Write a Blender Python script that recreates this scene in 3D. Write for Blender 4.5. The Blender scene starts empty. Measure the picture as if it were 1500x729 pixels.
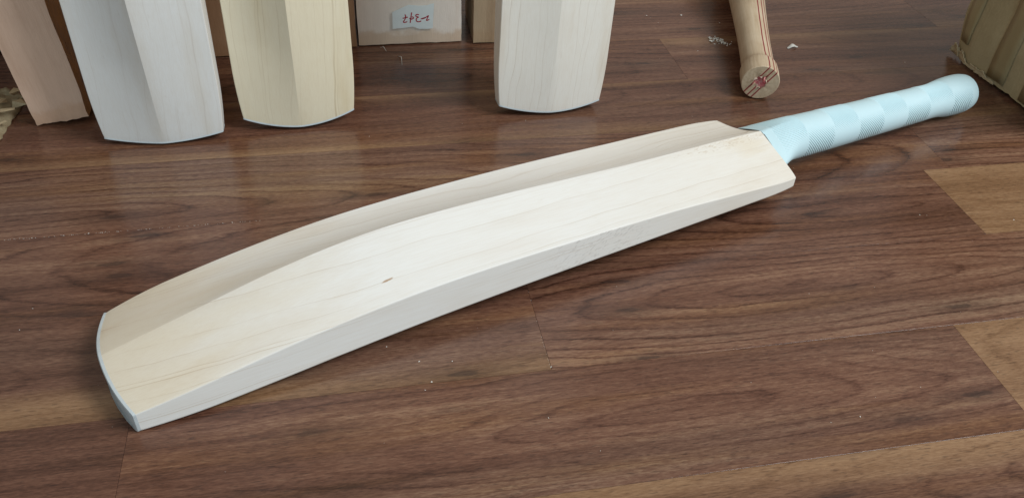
import bpy, bmesh, math, random
import numpy as np
from mathutils import Vector, Matrix, noise as mnoise

scene = bpy.context.scene
COL = scene.collection
RAD = math.radians

# ------------------------------------------------------------------ camera
cam_d = bpy.data.cameras.new('camera'); cam = bpy.data.objects.new('camera', cam_d); COL.objects.link(cam)
_r = Vector((0.98130799, -0.18707919, 0.04512205)); _u = Vector((0.08432069, 0.62874501, 0.77302635)); _f = Vector((0.1729874, 0.75477221, -0.63276715))
CAM = Vector((0, 0, 0.43026443))
cam.matrix_world = Matrix(((_r.x, _u.x, -_f.x, 0), (_r.y, _u.y, -_f.y, 0), (_r.z, _u.z, -_f.z, CAM.z), (0, 0, 0, 1)))
cam_d.sensor_fit = 'HORIZONTAL'; cam_d.sensor_width = 36.0; cam_d.lens = 1249.411 / 1500 * 36
cam_d.clip_start = 0.02; cam_d.clip_end = 60
scene.camera = cam

# ------------------------------------------------------------------ light: soft room daylight and one large window to the right, plus an added fill lamp
world = bpy.data.worlds.new('World'); scene.world = world; world.use_nodes = True
bg = world.node_tree.nodes['Background']; bg.inputs[0].default_value = (1.0, 0.95, 0.875, 1); bg.inputs[1].default_value = 0.33

def area(name, loc, target, sx, sy, power, col):
    l = bpy.data.lights.new(name, 'AREA'); l.shape = 'RECTANGLE'; l.size = sx; l.size_y = sy; l.energy = power; l.color = col
    o = bpy.data.objects.new(name, l); COL.objects.link(o); o.location = loc
    o.rotation_euler = (Vector(target) - Vector(loc)).to_track_quat('-Z', 'Y').to_euler()
    return o
area('window_light', (1.77, -0.43, 2.09), (0.15, 0.5, 0), 1.15, 1.15, 67, (0.925, 1.0, 1.075))
area('fill_light', (-0.5, -2.3, 1.3), (0.1, 0.7, 0.1), 1.6, 1.2, 23, (0.52, 0.83, 1.08))  # added cool fill from behind the camera to brighten upright faces
scene.view_settings.view_transform = 'Standard'; scene.view_settings.look = 'None'
scene.view_settings.exposure = 0.0; scene.view_settings.gamma = 1.0; scene.view_settings.use_curve_mapping = False

# ------------------------------------------------------------------ helpers
def tag(o, label=None, cat=None, group=None, kind=None):
    if label: o['label'] = label
    if cat: o['category'] = cat
    if group: o['group'] = group
    if kind: o['kind'] = kind
    return o

def empty(name, mat=None, loc=None):
    o = bpy.data.objects.new(name, None); COL.objects.link(o); o.empty_display_size = .02
    if mat is not None: o.matrix_world = mat
    if loc is not None: o.location = loc
    return o

def mesh_obj(name, verts, faces, material, parent=None, smooth=None):
    me = bpy.data.meshes.new(name); me.from_pydata([tuple(v) for v in verts], [], faces); me.validate()
    bm = bmesh.new(); bm.from_mesh(me); bmesh.ops.recalc_face_normals(bm, faces=bm.faces); bm.to_mesh(me); bm.free()
    if smooth is not None:
        me.shade_smooth()
        if smooth < 180: me.set_sharp_from_angle(angle=RAD(smooth))
    me.materials.append(material)
    o = bpy.data.objects.new(name, me); COL.objects.link(o)
    if parent: o.parent = parent
    return o

def bm_obj(name, bm, material, parent=None, smooth=None):
    bmesh.ops.recalc_face_normals(bm, faces=bm.faces)
    me = bpy.data.meshes.new(name); bm.to_mesh(me); bm.free()
    if smooth is not None:
        me.shade_smooth()
        if smooth < 180: me.set_sharp_from_angle(angle=RAD(smooth))
    me.materials.append(material)
    o = bpy.data.objects.new(name, me); COL.objects.link(o)
    if parent: o.parent = parent
    return o

class NT:
    def __init__(s, name):
        s.m = bpy.data.materials.new(name); s.m.use_nodes = True; s.t = s.m.node_tree
        s.b = s.t.nodes['Principled BSDF']; s.tc = s.t.nodes.new('ShaderNodeTexCoord')
    def n(s, typ): return s.t.nodes.new(typ)
    def put(s, sock, v):
        if hasattr(v, 'is_output'): s.t.links.new(v, sock)
        elif v is not None:
            if hasattr(sock, 'default_value') and isinstance(v, (tuple, list)) and len(v) == 3 and sock.type == 'RGBA': v = (*v, 1)
            sock.default_value = v
    def math(s, op, a, b=None, c=None, clamp=False):
        x = s.n('ShaderNodeMath'); x.operation = op; x.use_clamp = clamp
        s.put(x.inputs[0], a); s.put(x.inputs[1], b)
        if c is not None: s.put(x.inputs[2], c)
        return x.outputs[0]
    def vmath(s, op, a, b=None):
        x = s.n('ShaderNodeVectorMath'); x.operation = op; s.put(x.inputs[0], a); s.put(x.inputs[1], b)
        return x.outputs[1] if op in ('LENGTH', 'DISTANCE', 'DOT_PRODUCT') else x.outputs[0]
    def sep(s, v):
        x = s.n('ShaderNodeSeparateXYZ'); s.put(x.inputs[0], v); return x.outputs
    def comb(s, a=0., b=0., c=0.):
        x = s.n('ShaderNodeCombineXYZ'); s.put(x.inputs[0], a); s.put(x.inputs[1], b); s.put(x.inputs[2], c); return x.outputs[0]
    def noise(s, vec, scale=1., detail=2., rough=.5, dist=0.):
        x = s.n('ShaderNodeTexNoise'); s.put(x.inputs['Vector'], vec); x.inputs['Scale'].default_value = scale
        x.inputs['Detail'].default_value = detail; x.inputs['Roughness'].default_value = rough; x.inputs['Distortion'].default_value = dist
        return x.outputs[0]
    def ramp(s, f, pts):
        x = s.n('ShaderNodeValToRGB'); s.put(x.inputs[0], f); e = x.color_ramp.elements
        while len(e) < len(pts): e.new(.5)
        for k, (p, c) in enumerate(pts):
            e[k].position = p; e[k].color = (c, c, c, 1) if isinstance(c, (int, float)) else (*c, 1)
        return x.outputs[0]
    def map(s, f, a, b, c=0., d=1., smooth=True):
        x = s.n('ShaderNodeMapRange'); x.interpolation_type = 'SMOOTHSTEP' if smooth else 'LINEAR'
        s.put(x.inputs[0], f)
        for k, v in enumerate((a, b, c, d)): s.put(x.inputs[k + 1], v)
        return x.outputs[0]
    def mix(s, f, a, b, mode='MIX'):
        x = s.n('ShaderNodeMix'); x.data_type = 'RGBA'; x.blend_type = mode
        s.put(x.inputs[0], f); s.put(x.inputs[6], a); s.put(x.inputs[7], b); return x.outputs[2]
    def attr(s, name):
        x = s.n('ShaderNodeAttribute'); x.attribute_type = 'OBJECT'; x.attribute_name = name; return x.outputs['Fac']
    def bump(s, h, strength=.3, dist=.001, normal=None):
        x = s.n('ShaderNodeBump'); s.put(x.inputs['Height'], h); x.inputs['Strength'].default_value = strength; x.inputs['Distance'].default_value = dist
        if normal is not None: s.put(x.inputs['Normal'], normal)
        return x.outputs[0]
    def out(s, col, rough=.5, spec=.5, normal=None, **kw):
        s.put(s.b.inputs['Base Color'], col); s.put(s.b.inputs['Roughness'], rough); s.put(s.b.inputs['Specular IOR Level'], spec)
        if normal is not None: s.put(s.b.inputs['Normal'], normal)
        for k, v in kw.items(): s.put(s.b.inputs[k.replace('_', ' ')], v)
        return s.m

# ------------------------------------------------------------------ materials
def mat_walnut():
    m = NT('walnut_laminate')
    co = m.tc.outputs['Object']; x, y, z = m.sep(co)
    seed = m.attr('seed'); off = m.comb(m.math('MULTIPLY', seed, 3.17), m.math('MULTIPLY', seed, 1.31), m.math('MULTIPLY', seed, 7.7))
    P = m.vmath('ADD', co, off)
    S = lambda a, b: m.vmath('MULTIPLY', P, (a, b, 1.0))
    # heart of the cathedral figure
    w1 = m.noise(S(3.6, 19), 1, 2, .5); w2 = m.noise(S(16, 70), 1, 2, .55)
    warp = m.math('ADD', m.math('MULTIPLY', m.math('SUBTRACT', w1, .5), 1.15), m.math('MULTIPLY', m.math('SUBTRACT', w2, .5), .22))
    dx = m.math('DIVIDE', m.math('SUBTRACT', x, m.attr('heart_x')), .30)
    dy = m.math('DIVIDE', m.math('SUBTRACT', y, m.attr('heart_y')), .034)
    ell = m.vmath('LENGTH', m.comb(dx, m.math('ADD', dy, m.math('MULTIPLY', warp, .8)), 0.))
    h = m.math('ADD', m.math('ADD', m.math('MULTIPLY', ell, 4.6), m.math('MULTIPLY', warp, 1.0)), m.math('MULTIPLY', m.math('SUBTRACT', m.noise(S(160, 900), 1, 2, .6), .5), .30))
    fr = m.math('FRACT', h)
    line = m.ramp(fr, [(0, .0), (.035, .50), (.12, .84), (.35, .92), (.80, .80), (.93, .50), (1, .0)])
    fade = m.map(m.noise(S(3, 20), 1.7, 2, .5), .36, .60, .30, 1.)
    tone = m.noise(S(2.2, 46), 1, 4, .62)
    streak = m.noise(S(14, 480), 1, 4, .68)
    fine = m.noise(S(170, 1100), 1, 3, .65)
    pore = m.map(m.noise(S(120, 900), 1, 2, .6), .57, .68)
    blotch = m.map(m.noise(S(5.5, 30), 1.3, 3, .6), .62, .76)
    vor = m.n('ShaderNodeTexVoronoi'); m.put(vor.inputs['Vector'], m.vmath('MULTIPLY', P, (5.2, 23, 1.)))
    vor.voronoi_dimensions = '2D'; vor.inputs['Scale'].default_value = 1.
    kd = m.math('ADD', vor.outputs['Distance'], m.math('MULTIPLY', m.math('SUBTRACT', m.noise(S(70, 300), 1, 3, .6), .5), .13))
    on = m.map(m.sep(vor.outputs['Color'])[0], .42, .50)
    knot = m.math('MULTIPLY', m.math('MAXIMUM', m.map(kd, .035, .085, 1., 0.), m.map(kd, .05, .26, .42, 0.)), on)
    t = m.math('ADD', m.math('MULTIPLY', m.math('SUBTRACT', tone, .5), 1.35), .5)
    t = m.math('ADD', t, m.math('MULTIPLY', m.math('SUBTRACT', streak, .5), .62))
    t = m.math('ADD', t, m.math('MULTIPLY', m.math('SUBTRACT', fine, .5), 1.05))
    t = m.math('ADD', t, m.math('MULTIPLY', m.math('MULTIPLY', m.math('SUBTRACT', line, .66), .50), m.math('MULTIPLY', fade, m.attr('figure'))))
    t = m.math('ADD', t, m.attr('tone'))
    base = m.ramp(t, [(0.0, (.041, .0162, .0095)), (.28, (.083, .0335, .0195)), (.5, (.127, .0545, .0325)), (.72, (.175, .082, .049)), (1.0, (.26, .141, .083))])
    # greyer and redder areas
    grey = m.map(m.noise(S(1.6, 13), 1.3, 2, .5), .42, .68)
    base = m.mix(m.math('MULTIPLY', grey, .55), base, m.mix(1, base, (.92, 1.08, 1.16), 'MULTIPLY'))
    gold = m.map(m.noise(S(1.9, 30), 1.1, 3, .6), .48, .72)
    base = m.mix(m.math('MULTIPLY', gold, .65), base, m.mix(1, base, (1.16, 1.13, .80), 'MULTIPLY'))
    # pale sapwood strips along an edge
    v = m.math('DIVIDE', y, .0485)   # -1 .. 1
    wob = m.math('MULTIPLY', m.math('SUBTRACT', m.noise(S(2.4, 18), 1.2, 3, .55), .5), 1.1)
    s_hi = m.map(m.math('ADD', m.math('ADD', v, wob), m.math('MULTIPLY', m.attr('sap_high'), 1.2)), .95, 1.45)
    s_lo = m.map(m.math('ADD', m.math('SUBTRACT', wob, v), m.math('MULTIPLY', m.attr('sap_low'), 1.2)), .95, 1.45)
    sap = m.math('ADD', m.math('MULTIPLY', s_hi, m.math('MINIMUM', m.math('MULTIPLY', m.attr('sap_high'), 4), 1)), m.math('MULTIPLY', s_lo, m.math('MINIMUM', m.math('MULTIPLY', m.attr('sap_low'), 4), 1)), clamp=True)
    sapc = m.ramp(t, [(0.0, (.098, .048, .022)), (.45, (.215, .112, .054)), (1.0, (.34, .20, .105))])
    col = m.mix(m.math('MULTIPLY', sap, .92), base, sapc)
    col = m.mix(m.math('MULTIPLY', pore, .40), col, (.030, .016, .012))
    col = m.mix(m.math('MULTIPLY', blotch, .42), col, (.040, .024, .019))
    col = m.mix(m.math('MULTIPLY', knot, .65), col, (.022, .014, .012))
    hgt = m.math('ADD', m.math('MULTIPLY', pore, -.7), m.math('MULTIPLY', streak, .5))
    rough = m.map(m.noise(co, 30, 3, .6), .3, .7, .17, .26, False)
    return m.out(col, rough, .5, m.bump(hgt, .10, .0004))

def mat_willow(name, light, line_c, tilt=.9, pitch=.013, strength=.5, warm=(.72, .56, .38), marks=False, seed=0., stain=.35):
    m = NT(name)
    co = m.tc.outputs['Object']; x, y, z = m.sep(co)
    P = m.vmath('ADD', co, (seed, seed * .7, seed * 1.9))
    px, py, pz = m.sep(P)
    wav = m.noise(m.vmath('MULTIPLY', P, (6, 12, 12)), 1, 3, .5)
    q = m.math('ADD', m.math('ADD', y, m.math('MULTIPLY', z, tilt)), m.math('MULTIPLY', m.math('SUBTRACT', wav, .5), .026))
    q = m.math('ADD', q, m.math('MULTIPLY', x, .012))
    q1 = m.math('ADD', m.math('DIVIDE', q, pitch), m.math('MULTIPLY', m.noise(m.comb(0., m.math('MULTIPLY', q, 55.), 0.), 1, 2), 3.4))
    fr = m.math('FRACT', q1)
    ring = m.ramp(fr, [(0, 0.), (.80, .04), (.94, .14), (.968, .70), (.980, 1.), (.991, .30), (1, 0)])
    lamp = m.map(m.noise(m.vmath('MULTIPLY', P, (7, 60, 60)), 1, 2, .5), .33, .72, .15, 1.)
    col = m.mix(m.math('MULTIPLY', m.math('MULTIPLY', ring, lamp), strength), light, line_c)
    warmz = m.map(m.noise(m.vmath('MULTIPLY', P, (6, 30, 20)), 1, 3, .55), .5, .78)
    col = m.mix(m.math('MULTIPLY', warmz, stain), col, m.mix(1, col, warm, 'MULTIPLY'))
    fib = m.noise(m.vmath('MULTIPLY', P, (35, 1100, 1100)), 1, 3, .6)
    col = m.mix(m.math('MULTIPLY', m.math('SUBTRACT', .62, fib, clamp=True), .55), col, m.mix(1, col, (.80, .70, .58), 'MULTIPLY'))
    mott = m.map(m.noise(m.vmath('MULTIPLY', P, (60, 160, 160)), 1, 3, .6), .35, .75)
    col = m.mix(m.math('MULTIPLY', mott, .10), col, m.mix(1, col, (.88, .82, .74), 'MULTIPLY'))
    fleck = m.map(m.noise(m.vmath('MULTIPLY', P, (90, 520, 520)), 1, 2, .5), .70, .78)
    col = m.mix(m.math('MULTIPLY', fleck, .16), col, line_c)
    hgt = m.math('MULTIPLY', fib, .4)
    if marks:   # darker yellow tint towards the toe on upward faces and towards the shoulder, uneven
        def spot(cx, cy, rx, ry, rot=0.):
            a = m.math('SUBTRACT', x, cx); b = m.math('SUBTRACT', y, cy)
            if rot:
                c, s_ = math.cos(rot), math.sin(rot)
                a, b = (m.math('ADD', m.math('MULTIPLY', a, c), m.math('MULTIPLY', b, s_)), m.math('SUBTRACT', m.math('MULTIPLY', b, c), m.math('MULTIPLY', a, s_)))
            l = m.vmath('LENGTH', m.comb(m.math('DIVIDE', a, rx), m.math('DIVIDE', b, ry), 0.))
            return l
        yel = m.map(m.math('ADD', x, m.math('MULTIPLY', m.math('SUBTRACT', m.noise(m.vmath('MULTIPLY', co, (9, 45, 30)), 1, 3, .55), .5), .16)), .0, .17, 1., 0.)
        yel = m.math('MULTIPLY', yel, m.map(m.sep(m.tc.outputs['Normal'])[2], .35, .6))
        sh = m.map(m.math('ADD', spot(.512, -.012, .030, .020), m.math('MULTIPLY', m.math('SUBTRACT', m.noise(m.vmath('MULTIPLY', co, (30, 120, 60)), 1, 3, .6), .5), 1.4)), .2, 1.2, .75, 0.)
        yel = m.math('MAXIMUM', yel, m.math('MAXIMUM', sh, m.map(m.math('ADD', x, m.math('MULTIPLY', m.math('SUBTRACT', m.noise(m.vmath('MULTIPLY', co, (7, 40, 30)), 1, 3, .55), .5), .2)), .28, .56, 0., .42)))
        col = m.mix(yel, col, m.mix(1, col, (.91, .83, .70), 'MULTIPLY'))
    if marks:
        jag = m.math('MULTIPLY', m.math('SUBTRACT', m.noise(m.vmath('MULTIPLY', co, (220, 900, 900)), 1, 2, .6), .5), 1.6)
        # brown pip in the blade
        k1 = m.map(m.math('ADD', spot(MARK[0], MARK[1], .0048, .0010, .10), jag), .5, 1.0, 1., 0.)
        col = m.mix(m.math('MULTIPLY', k1, .75), col, (.36, .19, .07))
        # torn grain by the ridge near the shoulder, and on the near edge
        tear = m.map(m.noise(m.vmath('MULTIPLY', co, (230, 1000, 1000)), 1, 2, .55), .54, .62)
        tz = m.math('MULTIPLY', tear, m.map(m.math('ADD', spot(.497, -.0045, .055, .0058), jag), .6, 1.15, 1., 0.))
        side = m.map(m.sep(m.tc.outputs['Normal'])[1], -.9, -.7, 1., 0.)
        ex = m.math('ADD', x, m.math('MULTIPLY', z, 1.3))
        tear2 = m.map(m.noise(m.vmath('MULTIPLY', m.comb(m.math('SUBTRACT', x, m.math('MULTIPLY', z, 1.25)), m.math('MULTIPLY', z, 3.), 0.), (330, 100, 1)), 1, 2, .55), .55, .63)
        tz2 = m.math('MULTIPLY', m.math('MULTIPLY', tear2, side), m.map(m.math('ABSOLUTE', m.math('SUBTRACT', x, .335)), .015, .062, 1., 0.))
        col = m.mix(m.math('MULTIPLY', tz, .45), col, (.50, .36, .22))
        col = m.mix(m.math('MULTIPLY', tz2, .30), col, (.38, .33, .28))
        hgt = m.math('SUBTRACT', hgt, m.math('MULTIPLY', m.math('ADD', tz, m.math('MULTIPLY', tz2, .5)), 1.6))
    return m.out(col, .56, .30, m.bump(hgt, .16, .0006))

def mat_plain(name, col, rough=.6, spec=.4, nscale=60., namp=.15, bump=.1, bscale=400., dark=None):
    m = NT(name); co = m.tc.outputs['Object']
    n = m.noise(co, nscale, 4, .6)
    d = dark or tuple(c * .7 for c in col)
    c = m.mix(m.map(n, .35, .75, 0., namp * 2.), col, d)
    return m.out(c, rough, spec, m.bump(m.noise(co, bscale, 3, .6), bump, .0006))

def mat_grip():
    m = NT('pale_blue_rubber'); co = m.tc.outputs['Object']
    n = m.noise(co, 35, 4, .6)
    c = m.mix(m.map(n, .35, .75, 0., .35), (.545, .70, .71), (.495, .665, .68))
    return m.out(c, .60, .28, m.bump(m.noise(co, 900, 3, .6), .12, .0003))

def mat_cleft(name, col, dark, seed=0., band=.0):
    m = NT(name); co = m.tc.outputs['Object']
    P = m.vmath('ADD', co, (seed, seed, seed)); x, y, z = m.sep(co)
    a = m.noise(m.vmath('MULTIPLY', P, (70, 70, 5)), 1, 4, .6)
    b = m.noise(m.vmath('MULTIPLY', P, (20, 20, 9)), 1, 3, .55)
    c = m.noise(m.vmath('MULTIPLY', P, (900, 900, 60)), 1, 3, .6)
    f = m.math('ADD', m.math('ADD', m.math('MULTIPLY', a, .55), m.math('MULTIPLY', b, .6)), m.math('MULTIPLY', c, .25))
    colr = m.ramp(f, [(.40, tuple(v * 1.12 for v in col)), (.68, col), (.98, dark)])
    if band:   # darker, browner band along the sawn foot
        st = m.map(m.math('ADD', z, m.math('MULTIPLY', m.math('SUBTRACT', m.noise(P, 55, 3, .6), .5), .022)), .011, .019, 1., 0.)
        colr = m.mix(m.math('MULTIPLY', st, band), colr, m.mix(1, colr, (.80, .68, .56), 'MULTIPLY'))
    return m.out(colr, .75, .2, m.bump(m.math('ADD', c, m.noise(P, 260, 4, .65)), .28, .0008))

def mat_wax():
    m = NT('waxed_brown_bark'); co = m.tc.outputs['Object']
    n = m.noise(m.vmath('MULTIPLY', co, (60, 60, 25)), 1, 4, .6)
    c = m.ramp(n, [(.35, (.22, .10, .033)), (.55, (.40, .19, .06)), (.75, (.52, .28, .11))])
    fl = m.map(m.noise(co, 210, 3, .7), .69, .76)
    c = m.mix(m.math('MULTIPLY', fl, .6), c, (.55, .42, .25))
    return m.out(c, m.map(n, .3, .7, .22, .5, False), .5, m.bump(m.noise(co, 160, 4, .6), .45, .0015))

def mat_cane():
    m = NT('cane_with_red_rubber'); co = m.tc.outputs['Object']; x, y, z = m.sep(co)
    c = m.math('ADD', m.math('MULTIPLY', y, .84), m.math('MULTIPLY', z, .54))
    c = m.math('ADD', c, m.math('MULTIPLY', m.math('SUBTRACT', m.noise(m.vmath('MULTIPLY', co, (18, 40, 40)), 1, 2, .5), .5), .0007))
    n = m.noise(m.vmath('MULTIPLY', co, (14, 420, 420)), 1, 4, .6)
    big = m.noise(co, 26, 3, .55)
    base = m.ramp(m.math('ADD', m.math('MULTIPLY', n, .5), m.math('MULTIPLY', big, .5)), [(.30, (.36, .25, .145)), (.5, (.52, .39, .25)), (.72, (.62, .50, .345))])
    red = None
    for k in (-.0047, .0, .0053):
        d = m.map(m.math('ABSOLUTE', m.math('SUBTRACT', c, k)), .00050, .00085, 1., 0.)
        red = d if red is None else m.math('MAXIMUM', red, d)
    col = m.mix(red, base, (.24, .022, .022))
    return m.out(col, .55, .35, m.bump(m.math('SUBTRACT', n, m.math('MULTIPLY', red, .8)), .3, .0006))

def mat_card(name, a, b):
    m = NT(name); co = m.tc.outputs['Object']; x, y, z = m.sep(co)
    n = m.noise(co, 14, 4, .6); fl = m.noise(m.vmath('MULTIPLY', co, (20, 420, 4)), 1, 2, .5); sp = m.noise(co, 420, 3, .65)
    c = m.ramp(m.math('ADD', m.math('MULTIPLY', n, .7), m.math('MULTIPLY', sp, .3)), [(.35, b), (.62, a)])
    c = m.mix(m.math('MULTIPLY', m.map(fl, .45, .7), .12), c, m.mix(1, c, (.75, .72, .68), 'MULTIPLY'))
    return m.out(c, .75, .25, m.bump(m.math('ADD', m.noise(co, 38, 4, .6), m.math('MULTIPLY', fl, .15)), .35, .003))

MARK = (.1705, -.0375)
M = {}
M['walnut'] = mat_walnut()
M['core'] = mat_plain('board_core', (.10, .06, .04), .9, .1)
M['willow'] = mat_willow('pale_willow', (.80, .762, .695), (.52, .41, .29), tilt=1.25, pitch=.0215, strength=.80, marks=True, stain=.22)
M['willow_white'] = mat_willow('white_willow', (.71, .69, .64), (.43, .34, .25), tilt=.5, pitch=.017, strength=.35, seed=2.3, stain=.40, warm=(.80, .68, .52))
M['willow_yellow'] = mat_willow('yellow_willow', (.76, .665, .48), (.46, .33, .17), tilt=.4, pitch=.011, strength=.55, seed=5.1, stain=.55, warm=(.80, .70, .52))
M['willow_line'] = mat_willow('lined_willow', (.80, .745, .65), (.46, .35, .23), tilt=.25, pitch=.0088, strength=.75, seed=8.7, stain=.32)
M['toe'] = mat_plain('blue_grey_toe_guard', (.50, .53, .52), .55, .4, 120., .2, .25, 900.)
M['grip'] = mat_grip()
M['black_line'] = mat_plain('dark_grip_line', (.10, .095, .08), .7, .2)
M['cleft_pink'] = mat_cleft('pinkish_cleft_wood', (.66, .445, .315), (.50, .31, .205), 1.3, .5)
M['cleft_label'] = mat_cleft('grey_cleft_wood', (.80, .68, .56), (.66, .52, .40), 4.1, .85)
M['cleft_brown'] = mat_cleft('brown_cleft_wood', (.42, .245, .135), (.27, .14, .07), 6.1, .3)
M['cleft_tan'] = mat_cleft('tan_cleft_wood', (.40, .285, .175), (.28, .185, .105), 9.1, .3)
M['wax'] = mat_wax()
M['paper'] = mat_plain('label_paper', (.76, .78, .72), .5, .4, 30., .15, .12, 200.)
M['ink'] = mat_plain('red_ink', (.42, .015, .03), .5, .4, 60., .1, .05)
M['cane'] = mat_cane()
M['pulp'] = mat_plain('chewed_pink_core', (.52, .09, .10), .7, .3, 300., .5, .6, 500., (.62, .40, .33))
M['splinter'] = mat_plain('pale_splinter', (.58, .44, .33), .8, .2, 300., .4, .5, 600.)
M['card'] = mat_card('box_cardboard', (.47, .375, .215), (.36, .28, .15))
M['card_torn'] = mat_card('torn_cardboard', (.36, .28, .165), (.22, .165, .09))
M['card_edge'] = mat_card('torn_paper_layer', (.55, .44, .27), (.42, .31, .17))
M['tape'] = mat_plain('brown_packing_tape', (.35, .265, .135), .30, .5, 25., .2, .15, 60.)
M['dark'] = mat_plain('dark_olive', (.035, .036, .030), .5, .4)
M['chip'] = mat_plain('willow_dust', (.74, .69, .60), .8, .2)

# ------------------------------------------------------------------ floor: sub-floor and one object for each plank
W = .097; Y0 = .47914
sub = mesh_obj('floor', [(-4, -3, -.012), (5, -3, -.012), (5, 6, -.012), (-4, 6, -.012), (-4, -3, -.0012), (5, -3, -.0012), (5, 6, -.0012), (-4, 6, -.0012)],
               [(0, 1, 2, 3), (4, 5, 6, 7), (0, 1, 5, 4), (1, 2, 6, 5), (2, 3, 7, 6), (3, 0, 4, 7)], M['core'])
tag(sub, kind='structure')
rng = random.Random(7)
BL = .5777
def plank(x0, x1, row, props):
    y0 = Y0 + row * W; y1 = y0 + W; g = .00010; b = .00008; dep = .0011
    cx, cy = (x0 + x1) / 2, (y0 + y1) / 2; hx, hy = (x1 - x0) / 2 - g, W / 2 - g
    vs = [(sx * hx, sy * hy, -dep) for sx, sy in ((-1, -1), (1, -1), (1, 1), (-1, 1))] + \
         [(sx * hx, sy * hy, -b * .5) for sx, sy in ((-1, -1), (1, -1), (1, 1), (-1, 1))] + \
         [(sx * (hx - b), sy * (hy - b), 0) for sx, sy in ((-1, -1), (1, -1), (1, 1), (-1, 1))]
    fs = [(0, 1, 2, 3), (8, 9, 10, 11)] + [(k, (k + 1) % 4, 4 + (k + 1) % 4, 4 + k) for k in range(4)] + [(4 + k, 4 + (k + 1) % 4, 8 + (k + 1) % 4, 8 + k) for k in range(4)]
    o = mesh_obj('plank', vs, fs, M['walnut'], sub); o.location = (cx, cy, 0)
    p = dict(seed=rng.uniform(0, 20), heart_x=rng.uniform(-.3, .3), heart_y=rng.uniform(-.05, .05), figure=.8, tone=rng.uniform(-.06, .06), sap_low=0., sap_high=0.)
    if rng.random() < .3: p['sap_low'] = rng.uniform(.1, .5)
    for k, v in props.items():
        if k == 'heart': p['heart_x'] = v[0] - cx; p['heart_y'] = v[1] - cy
        else: p[k] = v
    for k, v in p.items(): o[k] = float(v)
# joints that the photograph shows, row by row (row 0 lies between seams D and A)
ROWS = {
 -3: ([-.62, .02, .60], {2: dict(sap_high=.42, tone=.02, sap_low=0), 0: dict(sap_high=.3)}),
 -2: ([-.1508, .4269], {0: dict(tone=-.06, sap_low=0, figure=.4), 1: dict(heart=(.195, .335), tone=.05, figure=.75, sap_low=0, sap_high=.05, seed=3.3), 2: dict(sap_low=1.3, sap_high=1.3, tone=.05)}),
 -1: ([.1204, .698], {0: dict(sap_low=.42, sap_high=.10, tone=-.02, figure=.6, seed=11.2), 1: dict(heart=(.335, .438), figure=1.5, tone=.02, sap_low=0, seed=5.5)}),
 0: ([-.62, .5215], {1: dict(heart=(.43, .530), figure=1.3, tone=-.03, sap_low=.12, seed=8.4), 2: dict(sap_low=1.0, sap_high=1.2, tone=.02, figure=.5)}),
 1: ([-.75, .55], {1: dict(heart=(-.27, .600), figure=1.2, tone=.02, sap_low=0, seed=2.2), 2: dict(tone=.05, figure=1.2, heart=(.66, .62))}),
 2: ([-.9, .95], {1: dict(tone=-.02, sap_low=.28, sap_high=.22, figure=.5, seed=14.4)}),
 3: ([-.2184, .3593], {1: dict(tone=-.06, figure=1.0, heart=(.06, .80), sap_low=0), 2: dict(tone=.02, sap_low=0, sap_high=.35, figure=.5)}),
 4: ([-.4, .15, .72], {}),
}
for row in range(-7, 14):
    js, props = ROWS.get(row, ([rng.uniform(-.3, .3) + k * .7 for k in (-1, 0, 1)], {}))
    js = [js[0] - BL * 2.2] + list(js) + [js[-1] + BL * 2.2]
    for k in range(len(js) - 1): plank(js[k], js[k + 1], row, props.get(k, {}))

# ------------------------------------------------------------------ cricket bat
def hermite(xs, ys):
    xs = np.array(xs, float); ys = np.array(ys, float); h = np.diff(xs); dl = np.diff(ys) / h
    m = np.zeros(len(xs)); m[0] = dl[0]; m[-1] = dl[-1]
    m[1:-1] = (dl[:-1] * h[1:] + dl[1:] * h[:-1]) / (h[1:] + h[:-1])
    def f(x):
        x = np.clip(x, xs[0], xs[-1]); i = min(max(int(np.searchsorted(xs, x) - 1), 0), len(xs) - 2)
        t = (x - xs[i]) / h[i]
        return (2*t**3-3*t*t+1)*ys[i] + (t**3-2*t*t+t)*h[i]*m[i] + (-2*t**3+3*t*t)*ys[i+1] + (t**3-t*t)*h[i]*m[i+1]
    return f

LB = .5375
MAIN = dict(
 zb=hermite([0, .037, .082, .129, .178, .231, .30, .36, .42, .486, .54], [0, .0016, .0045, .0082, .0115, .0139, .0158, .0170, .0184, .0198, .0212]),
 near=hermite([0, .028, .055, .103, .155, .20, .26, .315, .36, .41, .445, .481, .54], [.0166, .0223, .0270, .0345, .0404, .0433, .0441, .0431, .0421, .0404, .0382, .0356, .0314]),
 far=hermite([0, .021, .069, .114, .160, .212, .256, .287, .344, .416, .475, .514, .54], [.0145, .0200, .0290, .0355, .0400, .0420, .0421, .0417, .0403, .0371, .0348, .0328, .0305]),
 spine=hermite([-.012, .021, .057, .080, .106, .130, .153, .178, .204, .230, .258, .287, .317, .348, .381, .417, .450, .487, .54], [.0212, .0291, .0377, .0434, .0495, .0540, .0575, .0600, .0612, .0611, .0605, .0595, .0579, .0561, .0541, .0524, .0513, .0502, .0474]))

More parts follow.
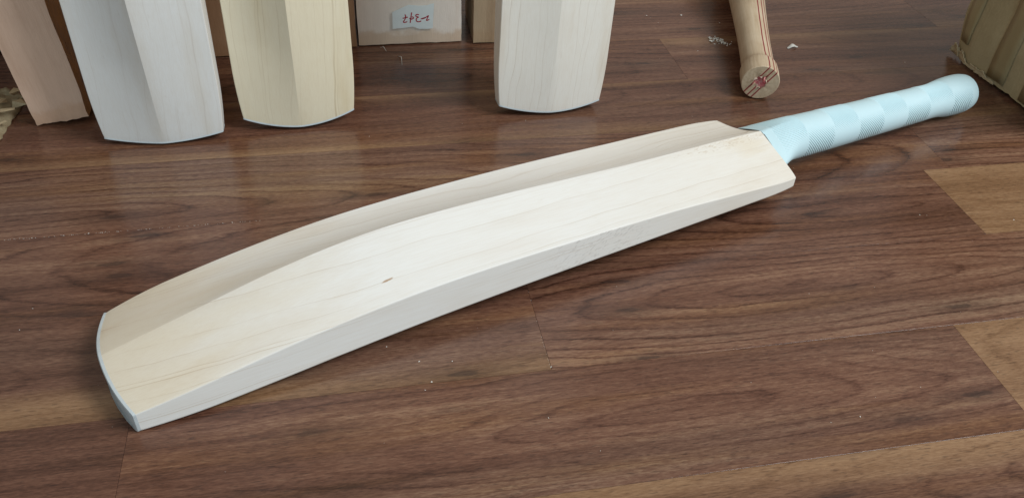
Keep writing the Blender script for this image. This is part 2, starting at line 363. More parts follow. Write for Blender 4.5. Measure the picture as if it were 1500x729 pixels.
def section(t, P, hw, L, toe):
    """closed outline of the blade at fraction t; list of (x, y, z)"""
    s = t * L
    ramp_w = hw - .0028 * max(0., 1 - s / .05) ** 2 - .0020 * max(0., (s - L + .03) / .03) ** 2
    zb, zn, zf, zs = P['zb'](s), P['near'](s), P['far'](s), P['spine'](s)
    rb, rt, rs = .0022, .0013, .0020 + .012 * max(0., 1 - s / .12)
    crisp = min(1., .62 + s / .20)
    ol = []
    def arc(cy, cz, r, a0, a1, k=4):
        for j in range(k + 1):
            a = RAD(a0 + (a1 - a0) * j / k); ol.append((cy + r * math.cos(a), cz + r * math.sin(a)))
    # bottom from near to far
    arc(-ramp_w + rb, zb + rb, rb, 180, 270)
    for j in range(1, 8):
        y = -ramp_w + 2 * ramp_w * j / 8; ol.append((y, zb - .0004 * (1 - (y / ramp_w) ** 2)))
    arc(ramp_w - rb, zb + rb, rb, 270, 360)
    # far top corner then concave far slope up to the ridge, near slope back down
    arc(ramp_w - rt, zf - rt, rt, 0, 62, 3)
    N = 14
    for j in range(1, N):
        u = j / N; g = u ** (1.0 + .85 * crisp); g = g * crisp + (1 - crisp) * math.sin(u * math.pi / 2)
        ol.append(((ramp_w - rt * .6) * (1 - u), zf + (zs - zf) * g))
    ol.append((0, zs - .00025 * crisp))
    for j in range(N - 1, 0, -1):
        u = j / N; g = u ** (1.0 + .10 * crisp); g = g * crisp + (1 - crisp) * math.sin(u * math.pi / 2)
        ol.append((-(ramp_w - rt * .6) * (1 - u), zn + (zs - zn) * g))
    arc(-ramp_w + rt, zn - rt, rt, 118, 180, 3)
    pts = []
    for y, z in ol:
        u = min(1, abs(y) / hw)
        xt = -toe * (1 - u ** 2.1); xs = L - .003 * u ** 6
        pts.append((xt + (xs - xt) * t, y, z))
    return pts

def make_blade(parent, material, P=MAIN, hw=.054, L=LB, toe=.0105, guard=.0010):
    N = 130; ts = [(k / N) ** 1.05 for k in range(N + 1)]
    secs = [section(t, P, hw, L, toe) for t in ts]; n = len(secs[0])
    def inset(sec, ins, dx):
        c = Vector((0, sum(p[1] for p in sec) / n, sum(p[2] for p in sec) / n)); r = []
        for k in range(n):
            a = Vector(sec[k - 1]); b = Vector(sec[(k + 1) % n]); tn = (b - a); tn.x = 0
            if tn.length < 1e-9: tn = Vector((0, 1, 0))
            tn.normalize(); nn = Vector((0, -tn.z, tn.y))
            p = Vector(sec[k]) + nn * ins; r.append((p.x + dx, p.y, p.z))
        return r
    first = inset(secs[0], .0008, -.0); last = inset(secs[-1], .0009, .0)
    secs[0] = [(p[0] + .0008, p[1], p[2]) for p in secs[0]]; secs[-1] = [(p[0] - .0010, p[1], p[2]) for p in secs[-1]]
    rings = [first] + secs + [last]
    vs = [p for r in rings for p in r]; fs = []
    for i in range(len(rings) - 1):
        for k in range(n): fs.append((i * n + k, i * n + (k + 1) % n, (i + 1) * n + (k + 1) % n, (i + 1) * n + k))
    # end caps: strips between underside and top
    fs.append(tuple(range(n))); fs.append(tuple((len(rings) - 1) * n + k for k in range(n)))
    bl = mesh_obj('blade', vs, fs, material, parent, smooth=9)
    wn = bl.modifiers.new('weighted_normals', 'WEIGHTED_NORMAL'); wn.keep_sharp = True; wn.weight = 100
    if guard:   # rubber strip glued over the toe, slightly proud of the wood
        base = section(0., P, hw, L, toe)
        def grow(sec, d, dx): return [(p[0] + dx, p[1], p[2]) for p in inset(sec, -d, 0)]
        rr = [grow(base, .0000, .0009), grow(base, .00025, -.0003), grow(base, .00025, -guard), grow(base, -.0005, -guard - .0005)]
        vs = [p for r in rr for p in r]; fs = []
        for i in range(len(rr) - 1):
            for k in range(n): fs.append((i * n + k, i * n + (k + 1) % n, (i + 1) * n + (k + 1) % n, (i + 1) * n + k))
        fs.append(tuple((len(rr) - 1) * n + k for k in range(n)))
        g = mesh_obj('toe_guard', vs, fs, M['toe'], parent, smooth=50); g['label'] = 'blue grey rubber toe guard'
    return bl

AX = hermite([.530, .56, .60, .65, .70, .76, .80, .85], [.0325, .0305, .0284, .0262, .0244, .0222, .0210, .0200])
RADI = hermite([.53, .58, .61, .65, .70, .745, .772, .778, .785, .793, .804, .813, .818], [.0194, .0196, .0193, .0186, .0179, .0174, .0172, .0178, .0190, .0197, .0199, .0195, .0185])
def make_grip(parent):
    NS, NP, K = 1100, 330, 46
    S0, S1 = LB + .0004, .818
    ss = np.linspace(S0, S1, NS); ph = np.linspace(0, 2 * np.pi, NP, endpoint=False)
    vs = np.zeros((NS, NP, 3))
    c, s_ = np.cos(ph), np.sin(ph)
    # foot outline: tent-shaped skirt that follows the shoulder
    zs, zb = MAIN['spine'](LB), MAIN['zb'](LB)
    hwk = .0335
    foot_y = hwk * np.sign(c) * np.abs(c) ** .75
    topz = .0318 + (zs - .0008 - .0318) * np.clip(1 - np.abs(foot_y) / (hwk * 1.03), 0, 1) ** .9
    botz = zb + .004 - .004 * np.clip(1 - np.abs(foot_y) / hwk, 0, 1) ** .5
    w = .5 + .5 * np.sign(s_) * np.abs(s_) ** .55
    foot_z = botz + (topz - botz) * w
    for i, s in enumerate(ss):
        r = RADI(s); za = AX(s)
        q = min(1., max(0., (s - S0) / .046)); b = (1 - q) ** 2.4 * (1 + 1.2 * q)
        b = min(1, b)
        k = int(math.floor((s - .5470) / .0335)); fpos = (s - .5470) / .0335 - k
        edge = min(1, min(fpos, 1 - fpos) / .03)
        if s < .5470 or s > .808: rib = np.zeros(NP)
        else:
            cen = RAD(66) if k % 2 == 0 else RAD(214)
            msk = np.clip((np.cos(ph - cen) + .15) / .75, 0, 1); msk = msk * msk * (3 - 2 * msk)
            sgn = -1
            rib = msk * edge * (.00095 if k % 2 == 0 else .00070) * (.35 - np.sin((K * ph + sgn * s * 2 * np.pi / .0026) / 2) ** 2)
        rr = r + rib
        cy, cz = rr * c, za + rr * s_
        vs[i, :, 0] = s; vs[i, :, 1] = cy * (1 - b) + foot_y * b; vs[i, :, 2] = cz * (1 - b) + (foot_z + rib * s_) * b
    # rounded closed end
    caps = []
    for a in np.linspace(.12, 1, 9):
        th = a * math.pi / 2; r = RADI(S1) * math.cos(th) ** .55; x = S1 + .0050 * math.sin(th)
        if a >= 1: r = .0004
        ring = np.zeros((NP, 3)); ring[:, 0] = x; ring[:, 1] = r * c; ring[:, 2] = AX(S1) + r * s_; caps.append(ring)
    allv = np.concatenate([vs.reshape(-1, 3)] + caps); rows = NS + len(caps)
    i = np.arange(rows - 1)[:, None] * NP; k = np.arange(NP)[None, :]; k2 = (k + 1) % NP
    q = np.stack([i + k, i + k2, i + NP + k2, i + NP + k], -1).reshape(-1, 4)
    me = bpy.data.meshes.new('grip'); me.vertices.add(len(allv)); me.vertices.foreach_set('co', allv.ravel())
    me.loops.add(q.size); me.loops.foreach_set('vertex_index', q.ravel().astype(np.int32))
    me.polygons.add(len(q)); me.polygons.foreach_set('loop_start', np.arange(0, q.size, 4, dtype=np.int32)); me.update(calc_edges=True); me.validate()
    me.flip_normals() if me.polygons[5000].normal.dot(Vector(allv[q[5000][0]]) - Vector((allv[q[5000][0]][0], 0, .025))) < 0 else None
    me.shade_smooth(); me.materials.append(M['grip'])
    g = bpy.data.objects.new('grip', me); COL.objects.link(g); g.parent = parent
    # thin dark line set between the rubber skirt and the wood
    vs2, fs2 = [], []
    J = np.arange(0, NP, 5)
    for x, d in ((LB - .0006, 1.012), (LB + .0010, 1.012)):
        for j in J: vs2.append((x, foot_y[j] * d, .031 + (foot_z[j] - .031) * d))
    n = len(J)
    for j in range(n): fs2.append((j, (j + 1) % n, n + (j + 1) % n, n + j))
    fs2 += [tuple(range(n)), tuple(range(n, 2 * n))]
    mesh_obj('dark_line', vs2, fs2, M['black_line'], g)
    return g

BANG = RAD(18.4); A0 = Vector((-.14127518, .36612287, 0))
bd = Vector((math.cos(BANG), math.sin(BANG), 0)); bn = Vector((-bd.y, bd.x, 0))
root = empty('cricket_bat', Matrix.Translation(A0 + bn * .054 + Vector((0, 0, .0006))) @ Matrix.Rotation(BANG, 4, 'Z'))
tag(root, 'pale cricket bat with light blue grip lying face down on the wooden floor', 'cricket bat')
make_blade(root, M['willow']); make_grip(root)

# ------------------------------------------------------------------ bats standing on their toes behind
def lean_matrix(bx, by, lean, yaw=0., roll=0., bz=0.):
    cl, sl = math.cos(lean), math.sin(lean)
    R = Matrix(((0, -1, 0), (sl, 0, -cl), (cl, 0, sl))).to_4x4()
    return Matrix.Translation((bx, by, bz)) @ Matrix.Rotation(yaw, 4, 'Z') @ Matrix.Rotation(roll, 4, 'Y') @ R

def standing_profile(edge, spine, L=.55, e0=.014):
    return dict(zb=hermite([0, .28, L], [0, .003, 0]),
      near=hermite([0, .05, .15, .3, .45, L], [e0, e0 + edge * .25, e0 + edge * .7, e0 + edge, e0 + edge * .5, .012]),
      far=hermite([0, .05, .15, .3, .45, L], [e0, e0 + edge * .25, e0 + edge * .7, e0 + edge, e0 + edge * .5, .012]),
      spine=hermite([-.012, .05, .15, .3, .45, L], [e0 + .0040, e0 + .005 + spine * .3, e0 + .006 + spine * .75, e0 + .006 + spine, e0 + .006 + spine * .6, .028]))

def cane_handle(parent, x0, z0, L=.29, r=.0165):
    vs, fs, n = [], [], 28; xs = [0, .03, .08, .16, .24, L - .02, L - .004, L]; rs = [.019, .018, .0172, r, r, .0185, .0185, .016]
    for x, rr in zip(xs, rs):
        for k in range(n): a = 2 * math.pi * k / n; vs.append((x0 + x, rr * math.cos(a), z0 + rr * math.sin(a)))
    for i in range(len(xs) - 1):
        for k in range(n): fs.append((i * n + k, i * n + (k + 1) % n, (i + 1) * n + (k + 1) % n, (i + 1) * n + k))
    fs += [tuple(range(n)), tuple((len(xs) - 1) * n + k for k in range(n))]
    return mesh_obj('handle', vs, fs, M['cane'], parent, smooth=40)

def standing_bat(label, mat, bx, by, lean, yaw, roll, edge, spine, hw=.054, toe=.0125, e0=.016):
    r = empty('cricket_bat', lean_matrix(bx, by, lean, yaw, roll, bz=toe + .0016))
    tag(r, label, 'cricket bat', 'bats standing on their toes')
    make_blade(r, M[mat], standing_profile(edge, spine, e0=e0), hw, .55, toe, guard=.0006); cane_handle(r, .545, .016)
    return r
standing_bat('whitish bat blade standing on its toe, leftmost of the upright bats', 'willow_white', -.1665, .722, RAD(4), RAD(0), RAD(0), .016, .034, toe=.0055)
standing_bat('yellowish bat blade standing upright between white bat and labelled block', 'willow_yellow', -.0475, .736, RAD(6), RAD(3.5), RAD(0), .010, .030, hw=.0535, toe=.0110)
standing_bat('pale fine-lined bat standing upright right of the labelled block', 'willow_line', .1935, .738, RAD(6), RAD(2), RAD(1), .018, .018, hw=.0540, e0=.020, toe=.0085)

# ------------------------------------------------------------------ clefts (raw bat blocks)
def rough_block(name, w, d, h, mat, parent, seed, wtop=None, dtop=None, rough=.0007):
    """sawn block, origin at the front left foot: x right, y back, z up"""
    wtop = wtop or w; dtop = dtop or d
    nx, ny, nz = 16, 10, 40; bm = bmesh.new(); g = {}
    def P(i, j, k):
        key = (i, j, k)
        if key not in g:
            t = (k / nz) ** 1.6
            ww = w + (wtop - w) * t; dd = d + (dtop - d) * t
            p = Vector((ww * i / nx, dd * j / ny, h * t))
            q = p * 160 + Vector((seed * 9.1, seed * 3.3, 0)); dv = mnoise.noise_vector(q) * rough + mnoise.noise_vector(p * 40 + Vector((seed, 0, 0))) * rough * .9
            corner = (i in (0, nx)) + (j in (0, ny)) + (k in (0, nz))
            if corner > 1:
                c = Vector((ww / 2, dd / 2, h / 2)); dv += (c - p).normalized() * .0007
            if k == 0: dv.z = abs(dv.z) * 1.6
            g[key] = bm.verts.new(p + dv)
        return g[key]
    def quad(a, b, c, d_): bm.faces.new((a, b, c, d_))
    for i in range(nx):
        for k in range(nz):
            quad(P(i, 0, k), P(i+1, 0, k), P(i+1, 0, k+1), P(i, 0, k+1)); quad(P(i, ny, k), P(i, ny, k+1), P(i+1, ny, k+1), P(i+1, ny, k))
        for j in range(ny):
            quad(P(i, j, 0), P(i, j+1, 0), P(i+1, j+1, 0), P(i+1, j, 0)); quad(P(i, j, nz), P(i+1, j, nz), P(i+1, j+1, nz), P(i, j+1, nz))
    for j in range(ny):
        for k in range(nz):
            quad(P(0, j, k), P(0, j, k+1), P(0, j+1, k+1), P(0, j+1, k)); quad(P(nx, j, k), P(nx, j+1, k), P(nx, j+1, k+1), P(nx, j, k+1))
    return bm_obj(name, bm, mat, parent, smooth=30)

def cleft(label, bx, by, yaw, lean, roll, w, d, h, mat, seed, **kw):
    r = empty('willow_block', Matrix.Translation((bx, by, .0004)) @ Matrix.Rotation(yaw, 4, 'Z') @ Matrix.Rotation(roll, 4, 'Y') @ Matrix.Rotation(-lean, 4, 'X'))
    tag(r, label, 'wood block', 'raw willow blocks')
    b = rough_block('block', w, d, h, M[mat], r, seed, **{'rough': .00045, **kw})
    return r, b
c1, b1 = cleft('pinkish rough block with waxed brown side at the far left', -.2836, .7456, RAD(3), RAD(2), RAD(-6.5), .0465, .085, .68, 'cleft_pink', 1, wtop=.075, rough=.0010)
# waxed bark face on its right side
b1.data.materials.append(M['wax'])
for p in b1.data.polygons:
    if p.normal.x > .75: p.material_index = 1
cleft('narrow brown block between the white bat and the yellow bat', -.178, .869, RAD(0), RAD(1), 0, .070, .09, .70, 'cleft_brown', 2)
cleft('brown block mostly hidden behind the yellow bat, beside the labelled block', -.085, .8785, RAD(0), RAD(1), 0, .0988, .07, .69, 'cleft_brown', 3)
cl, bl = cleft('greyish block with a handwritten paper label', .0160, .8802, RAD(.5), RAD(1), 0, .1138, .075, .70, 'cleft_label', 4)
cleft('tan block in shade behind the pale fine-lined bat', .1421, .8749, RAD(-2), RAD(1), 0, .098, .08, .69, 'cleft_tan', 5)

# paper label with the number written upside down, placed on the block front (local x right, z up)
ry = -.0016
lab_pts = [(.0375, .0195), (.0380, .0385), (.0385+.012, .0440), (.056, .0462), (.066, .0448), (.075, .0447), (.0835, .0470), (.0825, .034), (.0815, .0185), (.0765, .0178), (.0665, .0182), (.0600, .0212), (.050, .0202)]
bm = bmesh.new(); top = [bm.verts.new((x, ry, z)) for x, z in lab_pts]; back = [bm.verts.new((x, ry + .0004, z)) for x, z in lab_pts]
bm.faces.new(top); bm.faces.new(back[::-1])
for k in range(len(top)): bm.faces.new((top[k - 1], top[k], back[k], back[k - 1]))
lab = bm_obj('label', bm, M['paper'], cl); lab['label'] = 'torn paper label with the number 2-347 upside down'
def to_label(px, py):   # 220 x 110 crop of the photograph, enlarged 6.627 times, to block coordinates
    return (.0016 + (px - 40) * .1138 / 1000, .0005 + (445 - (px - 40) * .045 - py) * .1138 / 900)
strokes = [
 [(455, 184), (470, 180), (505, 172)], [(478, 148), (484, 165), (478, 190), (462, 212), (468, 221), (497, 214)],
 [(543, 130), (536, 165), (526, 224)], [(520, 182), (540, 190), (557, 182), (556, 172), (542, 170)],
 [(612, 150), (588, 148), (582, 162), (606, 172), (588, 182), (586, 205), (606, 214), (632, 206)],
 [(628, 188), (660, 178), (676, 174)],
 [(676, 174), (700, 158), (706, 170), (700, 188)], [(676, 174), (690, 200), (710, 196)]]
strokes[6:] = [[(640, 186), (668, 178), (704, 156)], [(704, 156), (694, 176), (684, 200), (710, 192)]]
def stroke_mesh(strokes, wid, y):
    bm = bmesh.new()
    for st in strokes:
        pts = [Vector((*to_label(*p), 0)) for p in st]; fine = []
        for k in range(len(pts) - 1):
            p0 = pts[max(0, k - 1)]; p1 = pts[k]; p2 = pts[k + 1]; p3 = pts[min(len(pts) - 1, k + 2)]
            for j in range(6):
                t = j / 6; fine.append(.5 * ((2 * p1) + (p2 - p0) * t + (2 * p0 - 5 * p1 + 4 * p2 - p3) * t * t + (3 * p1 - p0 - 3 * p2 + p3) * t ** 3))
        fine.append(pts[-1]); L, R = [], []
        for k, p in enumerate(fine):
            tn = (fine[min(k + 1, len(fine) - 1)] - fine[max(0, k - 1)]).normalized(); nn = Vector((-tn.y, tn.x, 0)) * wid / 2
            a, b = p + nn, p - nn; L.append(bm.verts.new((a.x, y, a.y))); R.append(bm.verts.new((b.x, y, b.y)))
        for k in range(len(fine) - 1): bm.faces.new((L[k], L[k+1], R[k+1], R[k]))
    return bm
bm_obj('writing', stroke_mesh(strokes, .00115, ry - .00015), M['ink'], lab)

# ------------------------------------------------------------------ cane handle pointing at the camera, its bat lying beyond the frame
pA = Vector((.4156, .7195, .0200)); pB = Vector((.4730, .8970, .0315)); ax = (pB - pA).normalized()
side = ax.cross(Vector((0, 0, 1))).normalized() * -1; up = ax.cross(side)
if up.z < 0: up = -up; side = -side
side = up.cross(ax)
Rm = Matrix(((ax.x, side.x, up.x, pA.x), (ax.y, side.y, up.y, pA.y), (ax.z, side.z, up.z, pA.z), (0, 0, 0, 1)))
hr = empty('unfinished_bat', Rm)
tag(hr, 'unfinished bat with a bare cane handle lying above the blue grip', 'cricket bat')
n = 64; prof = [(.0, .0185), (.0008, .0192), (.012, .0195), (.0225, .0192), (.0245, .0186), (.0262, .0172), (.036, .0166), (.07, .0166), (.11, .0174), (.15, .0187), (.19, .0203), (.24, .0222), (.30, .0240)]
vs, fs = [], []
inner = [(.0036, .0), (.0032, .0028), (.0012, .0058), (.0, .0074), (.0, .012)]
rings = [(x, r) for x, r in inner if r > 0] + prof
vs.append((inner[0][0], 0, 0))
for i, (x, r) in enumerate(rings):
    for k in range(n):
        a = 2 * math.pi * k / n; q = 1.
        jx = 0
        if i < 3:
            q = 1 + .35 * mnoise.noise(Vector((math.cos(a) * 1.7, math.sin(a) * 1.7, i * .8))); jx = .0010 * mnoise.noise(Vector((math.cos(a) * 3, math.sin(a) * 3, 5 + i)))
        vs.append((x + jx, r * q * math.cos(a), r * q * math.sin(a)))
for k in range(n): fs.append((0, 1 + (k + 1) % n, 1 + k))
for i in range(len(rings) - 1):
    for k in range(n): fs.append((1 + i * n + k, 1 + i * n + (k + 1) % n, 1 + (i + 1) * n + (k + 1) % n, 1 + (i + 1) * n + k))
fs.append(tuple(1 + (len(rings) - 1) * n + k for k in range(n)))
hd = mesh_obj('handle', vs, fs, M['cane'], hr, smooth=38); hd['label'] = 'cane handle with three thin red rubber lines'
hd.data.materials.append(M['pulp'])
for p in hd.data.polygons:
    if all(v < 1 + 2 * n for v in p.vertices): p.material_index = 1
def shard_bm(bm, c, size, rn, stretch=(1, 1, 1)):
    vs_ = [bm.verts.new(Vector(c) + Vector((rn.uniform(-1, 1) * stretch[0], rn.uniform(-1, 1) * stretch[1], rn.uniform(-1, 1) * stretch[2])) * size) for _ in range(6)]
    r = bmesh.ops.convex_hull(bm, input=vs_)
    bmesh.ops.delete(bm, geom=[e for e in r['geom_interior'] if isinstance(e, bmesh.types.BMVert)], context='VERTS')
rn = random.Random(3)
for k in range(9):
    a = k * 2 * math.pi / 9 + rn.uniform(-.2, .2); rr = rn.uniform(.0050, .0076); bm = bmesh.new()
    shard_bm(bm, (rn.uniform(-.0014, .0004), rr * math.cos(a), rr * math.sin(a)), .0021, rn, (1.3, 1, 1))
    bm_obj('splinter', bm, M['splinter'] if k % 3 else M['pulp'], hd)
# shoulders and blade of that bat, beyond the top of the frame, back upwards on the floor
zt = pA.z + ax.z * .30
ublade = [( .29, .024, -.020, .020), (.335, .052, -.036, .014), (.50, .054, -.046, .018), (.70, .054, -.058, .004), (.86, .053, -.068, -.036)]
vs, fs = [], []
for x, hw, z0, z1 in ublade: vs += [(x, -hw, z0), (x, hw, z0), (x, hw, z1 - .008), (x, 0, z1), (x, -hw, z1 - .008)]
for i in range(len(ublade) - 1):
    for k in range(5): fs.append((i*5+k, i*5+(k+1) % 5, (i+1)*5+(k+1) % 5, (i+1)*5+k))
fs += [tuple(range(5)), tuple((len(ublade)-1)*5+k for k in range(5))]
mesh_obj('blade', vs, fs, M['willow_line'], hr)

# ------------------------------------------------------------------ cardboard box at the right
BX = .692; BY1 = .797; BY0 = .60; BH = .24; BW = .36
bxr = empty('cardboard_box', loc=(BX, BY1, 0)); tag(bxr, 'brown cardboard box with taped side and torn bottom corner at the right', 'cardboard box')
bm = bmesh.new(); ny, nz = 40, 30; grid = {}
lift = .0035
def wallp(j, k):
    y = (BY0 - BY1) * j / ny; z = lift + (BH - lift) * k / nz; p = Vector((0, y, z))
    bul = .0035 * mnoise.noise(Vector((1.3, y * 16, z * 16))) + .0012 * mnoise.noise(Vector((3.3, y * 60, z * 60)))
    tear = 0.
    if k == 0: tear = .003 * max(0., mnoise.noise(Vector((0, y * 150, 2.)))) + .0012 * mnoise.noise(Vector((0, y * 600, 4.)))
    crush = max(0., 1 - (abs(y) / .03)) * max(0., 1 - z / .05)
    return Vector((bul + crush * .006, y - crush * .006, z + tear))
for j in range(ny + 1):
    for k in range(nz + 1): grid[j, k] = bm.verts.new(wallp(j, k))
for j in range(ny):
    for k in range(nz): bm.faces.new((grid[j, k], grid[j, k+1], grid[j+1, k+1], grid[j+1, k]))
bm_obj('side_panel', bm, M['card'], bxr, smooth=50)
def quadbox(name, lo, hi, mat, parent):
    x0, y0, z0 = lo; x1, y1, z1 = hi
    return mesh_obj(name, [(x0, y0, z0), (x1, y0, z0), (x1, y1, z0), (x0, y1, z0), (x0, y0, z1), (x1, y0, z1), (x1, y1, z1), (x0, y1, z1)],
                    [(0, 1, 2, 3), (4, 5, 6, 7), (0, 1, 5, 4), (1, 2, 6, 5), (2, 3, 7, 6), (3, 0, 4, 7)], mat, parent)
D = BY0 - BY1
quadbox('end_panel', (.010, -.012, .0045), (BW, -.009, BH), M['card'], bxr)
quadbox('end_panel', (.010, D + .002, .0045), (BW, D + .005, BH), M['card'], bxr)
quadbox('side_panel', (BW, D, .0045), (BW + .003, -.009, BH), M['card'], bxr)
quadbox('base_panel', (.010, D + .006, .0046), (BW - .002, -.013, .0080), M['card'], bxr)
quadbox('lid', (.002, D, BH + .001), (BW, -.008, BH + .004), M['card'], bxr)
def wall_strip(name, ya, yb, z0, z1, mat, d=.0007, nseg=24, slant=0., rag=0.):
    bm = bmesh.new(); rows = []
    for i in range(nseg + 1):
        z = z0 + (z1 - z0) * i / nseg; r = []
        for f in (0, .33, .66, 1):
            y = ya + (yb - ya) * f + slant * z + (rag * mnoise.noise(Vector((z * 90, f * 7, ya * 40))) if f in (0, 1) else 0)
            j = y / D * ny; k = (z - lift) / (BH - lift) * nz
            zz = max(z, lift); p = Vector((.0035 * mnoise.noise(Vector((1.3, y * 16, zz * 16))) + .0012 * mnoise.noise(Vector((3.3, y * 60, zz * 60))), y, z))
            cr = max(0., 1 - (abs(y) / .03)) * max(0., 1 - zz / .05)
            r.append(bm.verts.new((p.x + cr * .006 - d - .0004 * mnoise.noise(Vector((y * 200, z * 120, 0))), p.y - cr * .006, p.z)))
        rows.append(r)
    for i in range(nseg):
        for f in range(3): bm.faces.new((rows[i][f], rows[i][f+1], rows[i+1][f+1], rows[i+1][f]))
    o = bm_obj(name, bm, mat, bxr, smooth=60)
    md = o.modifiers.new('thickness', 'SOLIDIFY'); md.thickness = .0004
    return o
wall_strip('packing_tape', -.004, -.022, .022, .295, M['tape'], slant=-.02, rag=.002)
wall_strip('packing_tape', -.066, -.092, .008, .295, M['tape'], slant=-.01)
wall_strip('packing_tape', -.118, -.150, .006, .295, M['tape'], slant=.0)
# torn paper layer and lifted flakes along the lower corner
def torn_layer(name, y0, y1, h, d, seed):
    bm = bmesh.new(); n_ = 40; rows = []
    for i in range(n_ + 1):
        y = y0 + (y1 - y0) * i / n_; e = math.sin(math.pi * (i + .3) / (n_ + .6)) ** .5
        hh = h * e * (.75 + .5 * mnoise.noise(Vector((y * 120, seed, 0))) + .35 * mnoise.noise(Vector((y * 420, seed, 3)))); r = []
        for f in (0, .4, .75, 1):
            z = lift + .0004 + hh * f + (.0012 * mnoise.noise(Vector((y * 300, seed, 9))) if f == 0 else 0)
            x = .0035 * mnoise.noise(Vector((1.3, y * 16, z * 16))) + .0012 * mnoise.noise(Vector((3.3, y * 60, z * 60)))
            cr = max(0., 1 - (abs(y) / .03)) * max(0., 1 - z / .05)
            r.append(bm.verts.new((x + cr * .006 - d - (.0022 * (.5 + mnoise.noise(Vector((y * 160, seed, 5)))) if f in (0, 1) else 0), y - cr * .006, max(.0012, z))))
        rows.append(r)
    for i in range(n_):
        for f in range(3): bm.faces.new((rows[i][f], rows[i][f+1], rows[i+1][f+1], rows[i+1][f]))
    o = bm_obj(name, bm, M['card_edge'], bxr, smooth=40); md = o.modifiers.new('thickness', 'SOLIDIFY'); md.thickness = .0010
torn_layer('torn_paper', .004, -.034, .012, .0016, 1.); torn_layer('torn_paper', -.026, -.082, .0075, .0022, 6.)
torn_layer('torn_paper', .006, -.010, .016, .0030, 11.)

# ------------------------------------------------------------------ torn cardboard at the left edge and dark panels filling the area behind it
tr = empty('torn_cardboard', loc=(-.303, .782, 0)); tag(tr, 'crumpled piece of torn cardboard on the floor at the left edge', 'cardboard')
bm = bmesh.new(); gx, gy = 34, 34; G = {}
for i in range(gx + 1):
    for j in range(gy + 1):
        u, v = i / gx, j / gy
        x = -.085 * (1 - u) + .004 * mnoise.noise(Vector((v * 9, 1, 0))) * u + .0025 * mnoise.noise(Vector((v * 34, 4, 0))) * u
        y = -.085 * (1 - v) + .02 * v
        z = .0012 + .034 * (1 - u) ** .8 + .010 * mnoise.noise(Vector((u * 4, v * 5, 2))) * (1 - u * .7) + .0045 * mnoise.noise(Vector((u * 13, v * 13, 7)))
        G[i, j] = bm.verts.new((x - .10 * (1 - v) * .10, y, max(.0010, z)))
for i in range(gx):
    for j in range(gy): bm.faces.new((G[i, j], G[i+1, j], G[i+1, j+1], G[i, j+1]))
o = bm_obj('crumpled_sheet', bm, M['card_torn'], tr, smooth=28); md = o.modifiers.new('thickness', 'SOLIDIFY'); md.thickness = .0025; md.offset = 1
for k in range(6):
    bm = bmesh.new(); shard_bm(bm, (rn.uniform(-.012, .004), rn.uniform(-.07, .015), rn.uniform(.008, .016)), .009, rn, (.9, 1, .5))
    bm_obj('torn_flake', bm, M['card_edge'], tr)
dk = empty('dark_panels', loc=(-.37, .90, 0)); tag(dk, 'dark panels half hidden behind the pinkish block at the left edge', 'crate')
quadbox('front_panel', (-.25, 0, .002), (.022, .006, .16), M['dark'], dk); quadbox('side_panel', (.016, .0062, .002), (.0222, .2, .16), M['dark'], dk); quadbox('base', (-.25, .0065, .002), (.0155, .2, .008), M['dark'], dk)

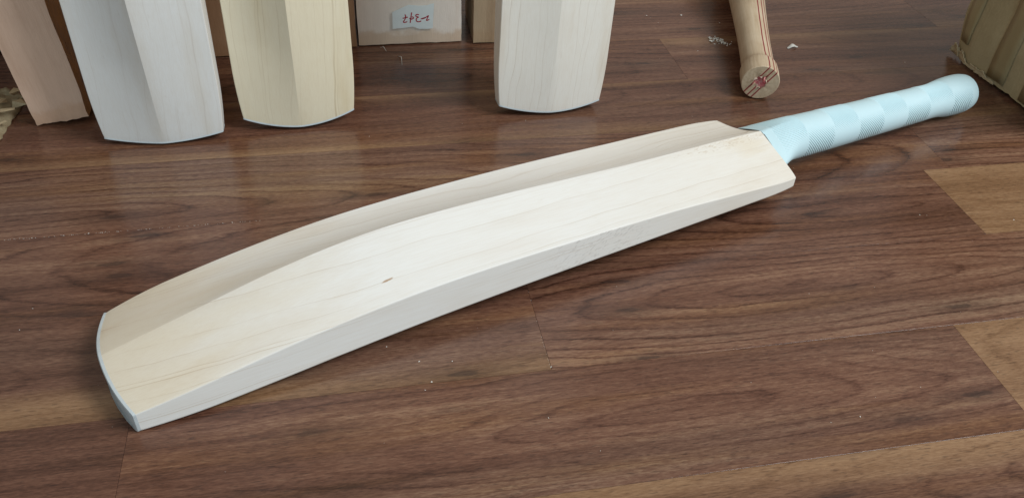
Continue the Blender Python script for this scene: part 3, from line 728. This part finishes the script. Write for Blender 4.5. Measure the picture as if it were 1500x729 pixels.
# ------------------------------------------------------------------ loose dust and shavings
def px_floor(px, py):   # layout helper: floor point seen at a photograph pixel of the calibrated camera
    a = (px - 750) / 1249.411; b = -(py - 364.5) / 1249.411; d = _f + _r * a + _u * b; t = -CAM.z / d.z
    return CAM + d * t
def flakes(name, spots, label, cat, seed):
    bm = bmesh.new(); r = random.Random(seed)
    for (x, y), s in spots: shard_bm(bm, (x, y, s * .45), s, r, (1, 1, .4))
    o = bm_obj(name, bm, M['chip']); tag(o, label, cat, kind='stuff'); return o
r5 = random.Random(5); sp = []
for k in range(46):
    t = r5.random(); c = px_floor(1040 + 28 * t + r5.gauss(0, 2.2), 57 + 10 * t + r5.gauss(0, 2.2)); sp.append(((c.x, c.y), r5.uniform(.0007, .0024)))
flakes('sawdust', sp, 'small heap of pale sawdust left of the cane handle', 'sawdust', 1)
sp = []
for (px, py, s) in ((947, 24, 1.5), (998, 23, 1.8), (898, 8, 1.0), (964, 34, .8), (1054, 34, .9), (1022, 75, .8), (1214, 36, .8), (1325, 92, 1.0), (1347, 315, .6), (1485, 322, .9), (1281, 421, .6), (567, 508, .9),
                    (614, 529, .8), (662, 529, .8), (632, 559, .8), (623, 571, .8), (807, 538, 1.0), (803, 612, .8), (48, 452, .9), (29, 483, .6), (130, 342, .8), (590, 163, .7), (541, 200, .7), (1185, 430, .5), (770, 177, .6), (884, 8, .6), (700, 480, .5), (1100, 560, .5), (1260, 610, .5), (330, 690, .5), (880, 660, .5)):
    c = px_floor(px, py); sp.append(((c.x, c.y), s * .00085))
for k in range(60):
    sp.append(((r5.uniform(-.2, .7), r5.uniform(.3, 1.0)), r5.uniform(.0002, .0004)))
for k in range(110):   # dust caught in the seam at the left
    px = r5.uniform(0, 400); c = px_floor(px, 352 - px * .075); sp.append(((c.x, Y0 + W + r5.gauss(0, .00025)), r5.uniform(.00018, .00045)))
for k in range(26):
    t = r5.random(); c = px_floor(772 + 34 * t, 420 + 118 * t); sp.append(((c.x, c.y), r5.uniform(.0001, .0003)))
flakes('dust_specks', sp, 'tiny pale specks of wood dust scattered over the floor', 'dust', 2)
def curl(name, pts, w, label, arch=.002):
    bm = bmesh.new(); L, R = [], []
    cs = [px_floor(*p) for p in pts]; n_ = 14; fine = []
    for i in range(n_ + 1):
        t = i / n_ * (len(cs) - 1); k = min(int(t), len(cs) - 2); f = t - k; p = cs[k].lerp(cs[k+1], f); p.z = .0006 + arch * math.sin(i / n_ * math.pi) ** 2; fine.append(p)
    for i, p in enumerate(fine):
        tn = (fine[min(i+1, n_)] - fine[max(i-1, 0)]).normalized(); nn = Vector((-tn.y, tn.x, .5)).normalized() * w * (.35 + .65 * math.sin(math.pi * (i + .5) / (n_ + 1)))
        L.append(bm.verts.new(p + nn)); R.append(bm.verts.new(p - nn + Vector((0, 0, .0002))))
    for i in range(n_): bm.faces.new((L[i], L[i+1], R[i+1], R[i]))
    o = bm_obj(name, bm, M['chip'], smooth=60); md = o.modifiers.new('thickness', 'SOLIDIFY'); md.thickness = .0003
    tag(o, label, 'wood shaving', 'curled wood shavings'); return o
curl('wood_shaving', [(1153, 71.5), (1160, 71), (1168, 69.5)], .0022, 'small pale curled shaving right of the cane handle', .003)
curl('wood_shaving', [(584, 83), (588, 87), (589, 96)], .0004, 'thin hair-like shaving below the paper label')
curl('wood_shaving', [(557, 70), (562, 72), (566, 76)], .0003, 'tiny thin shaving close to the foot of the labelled block')
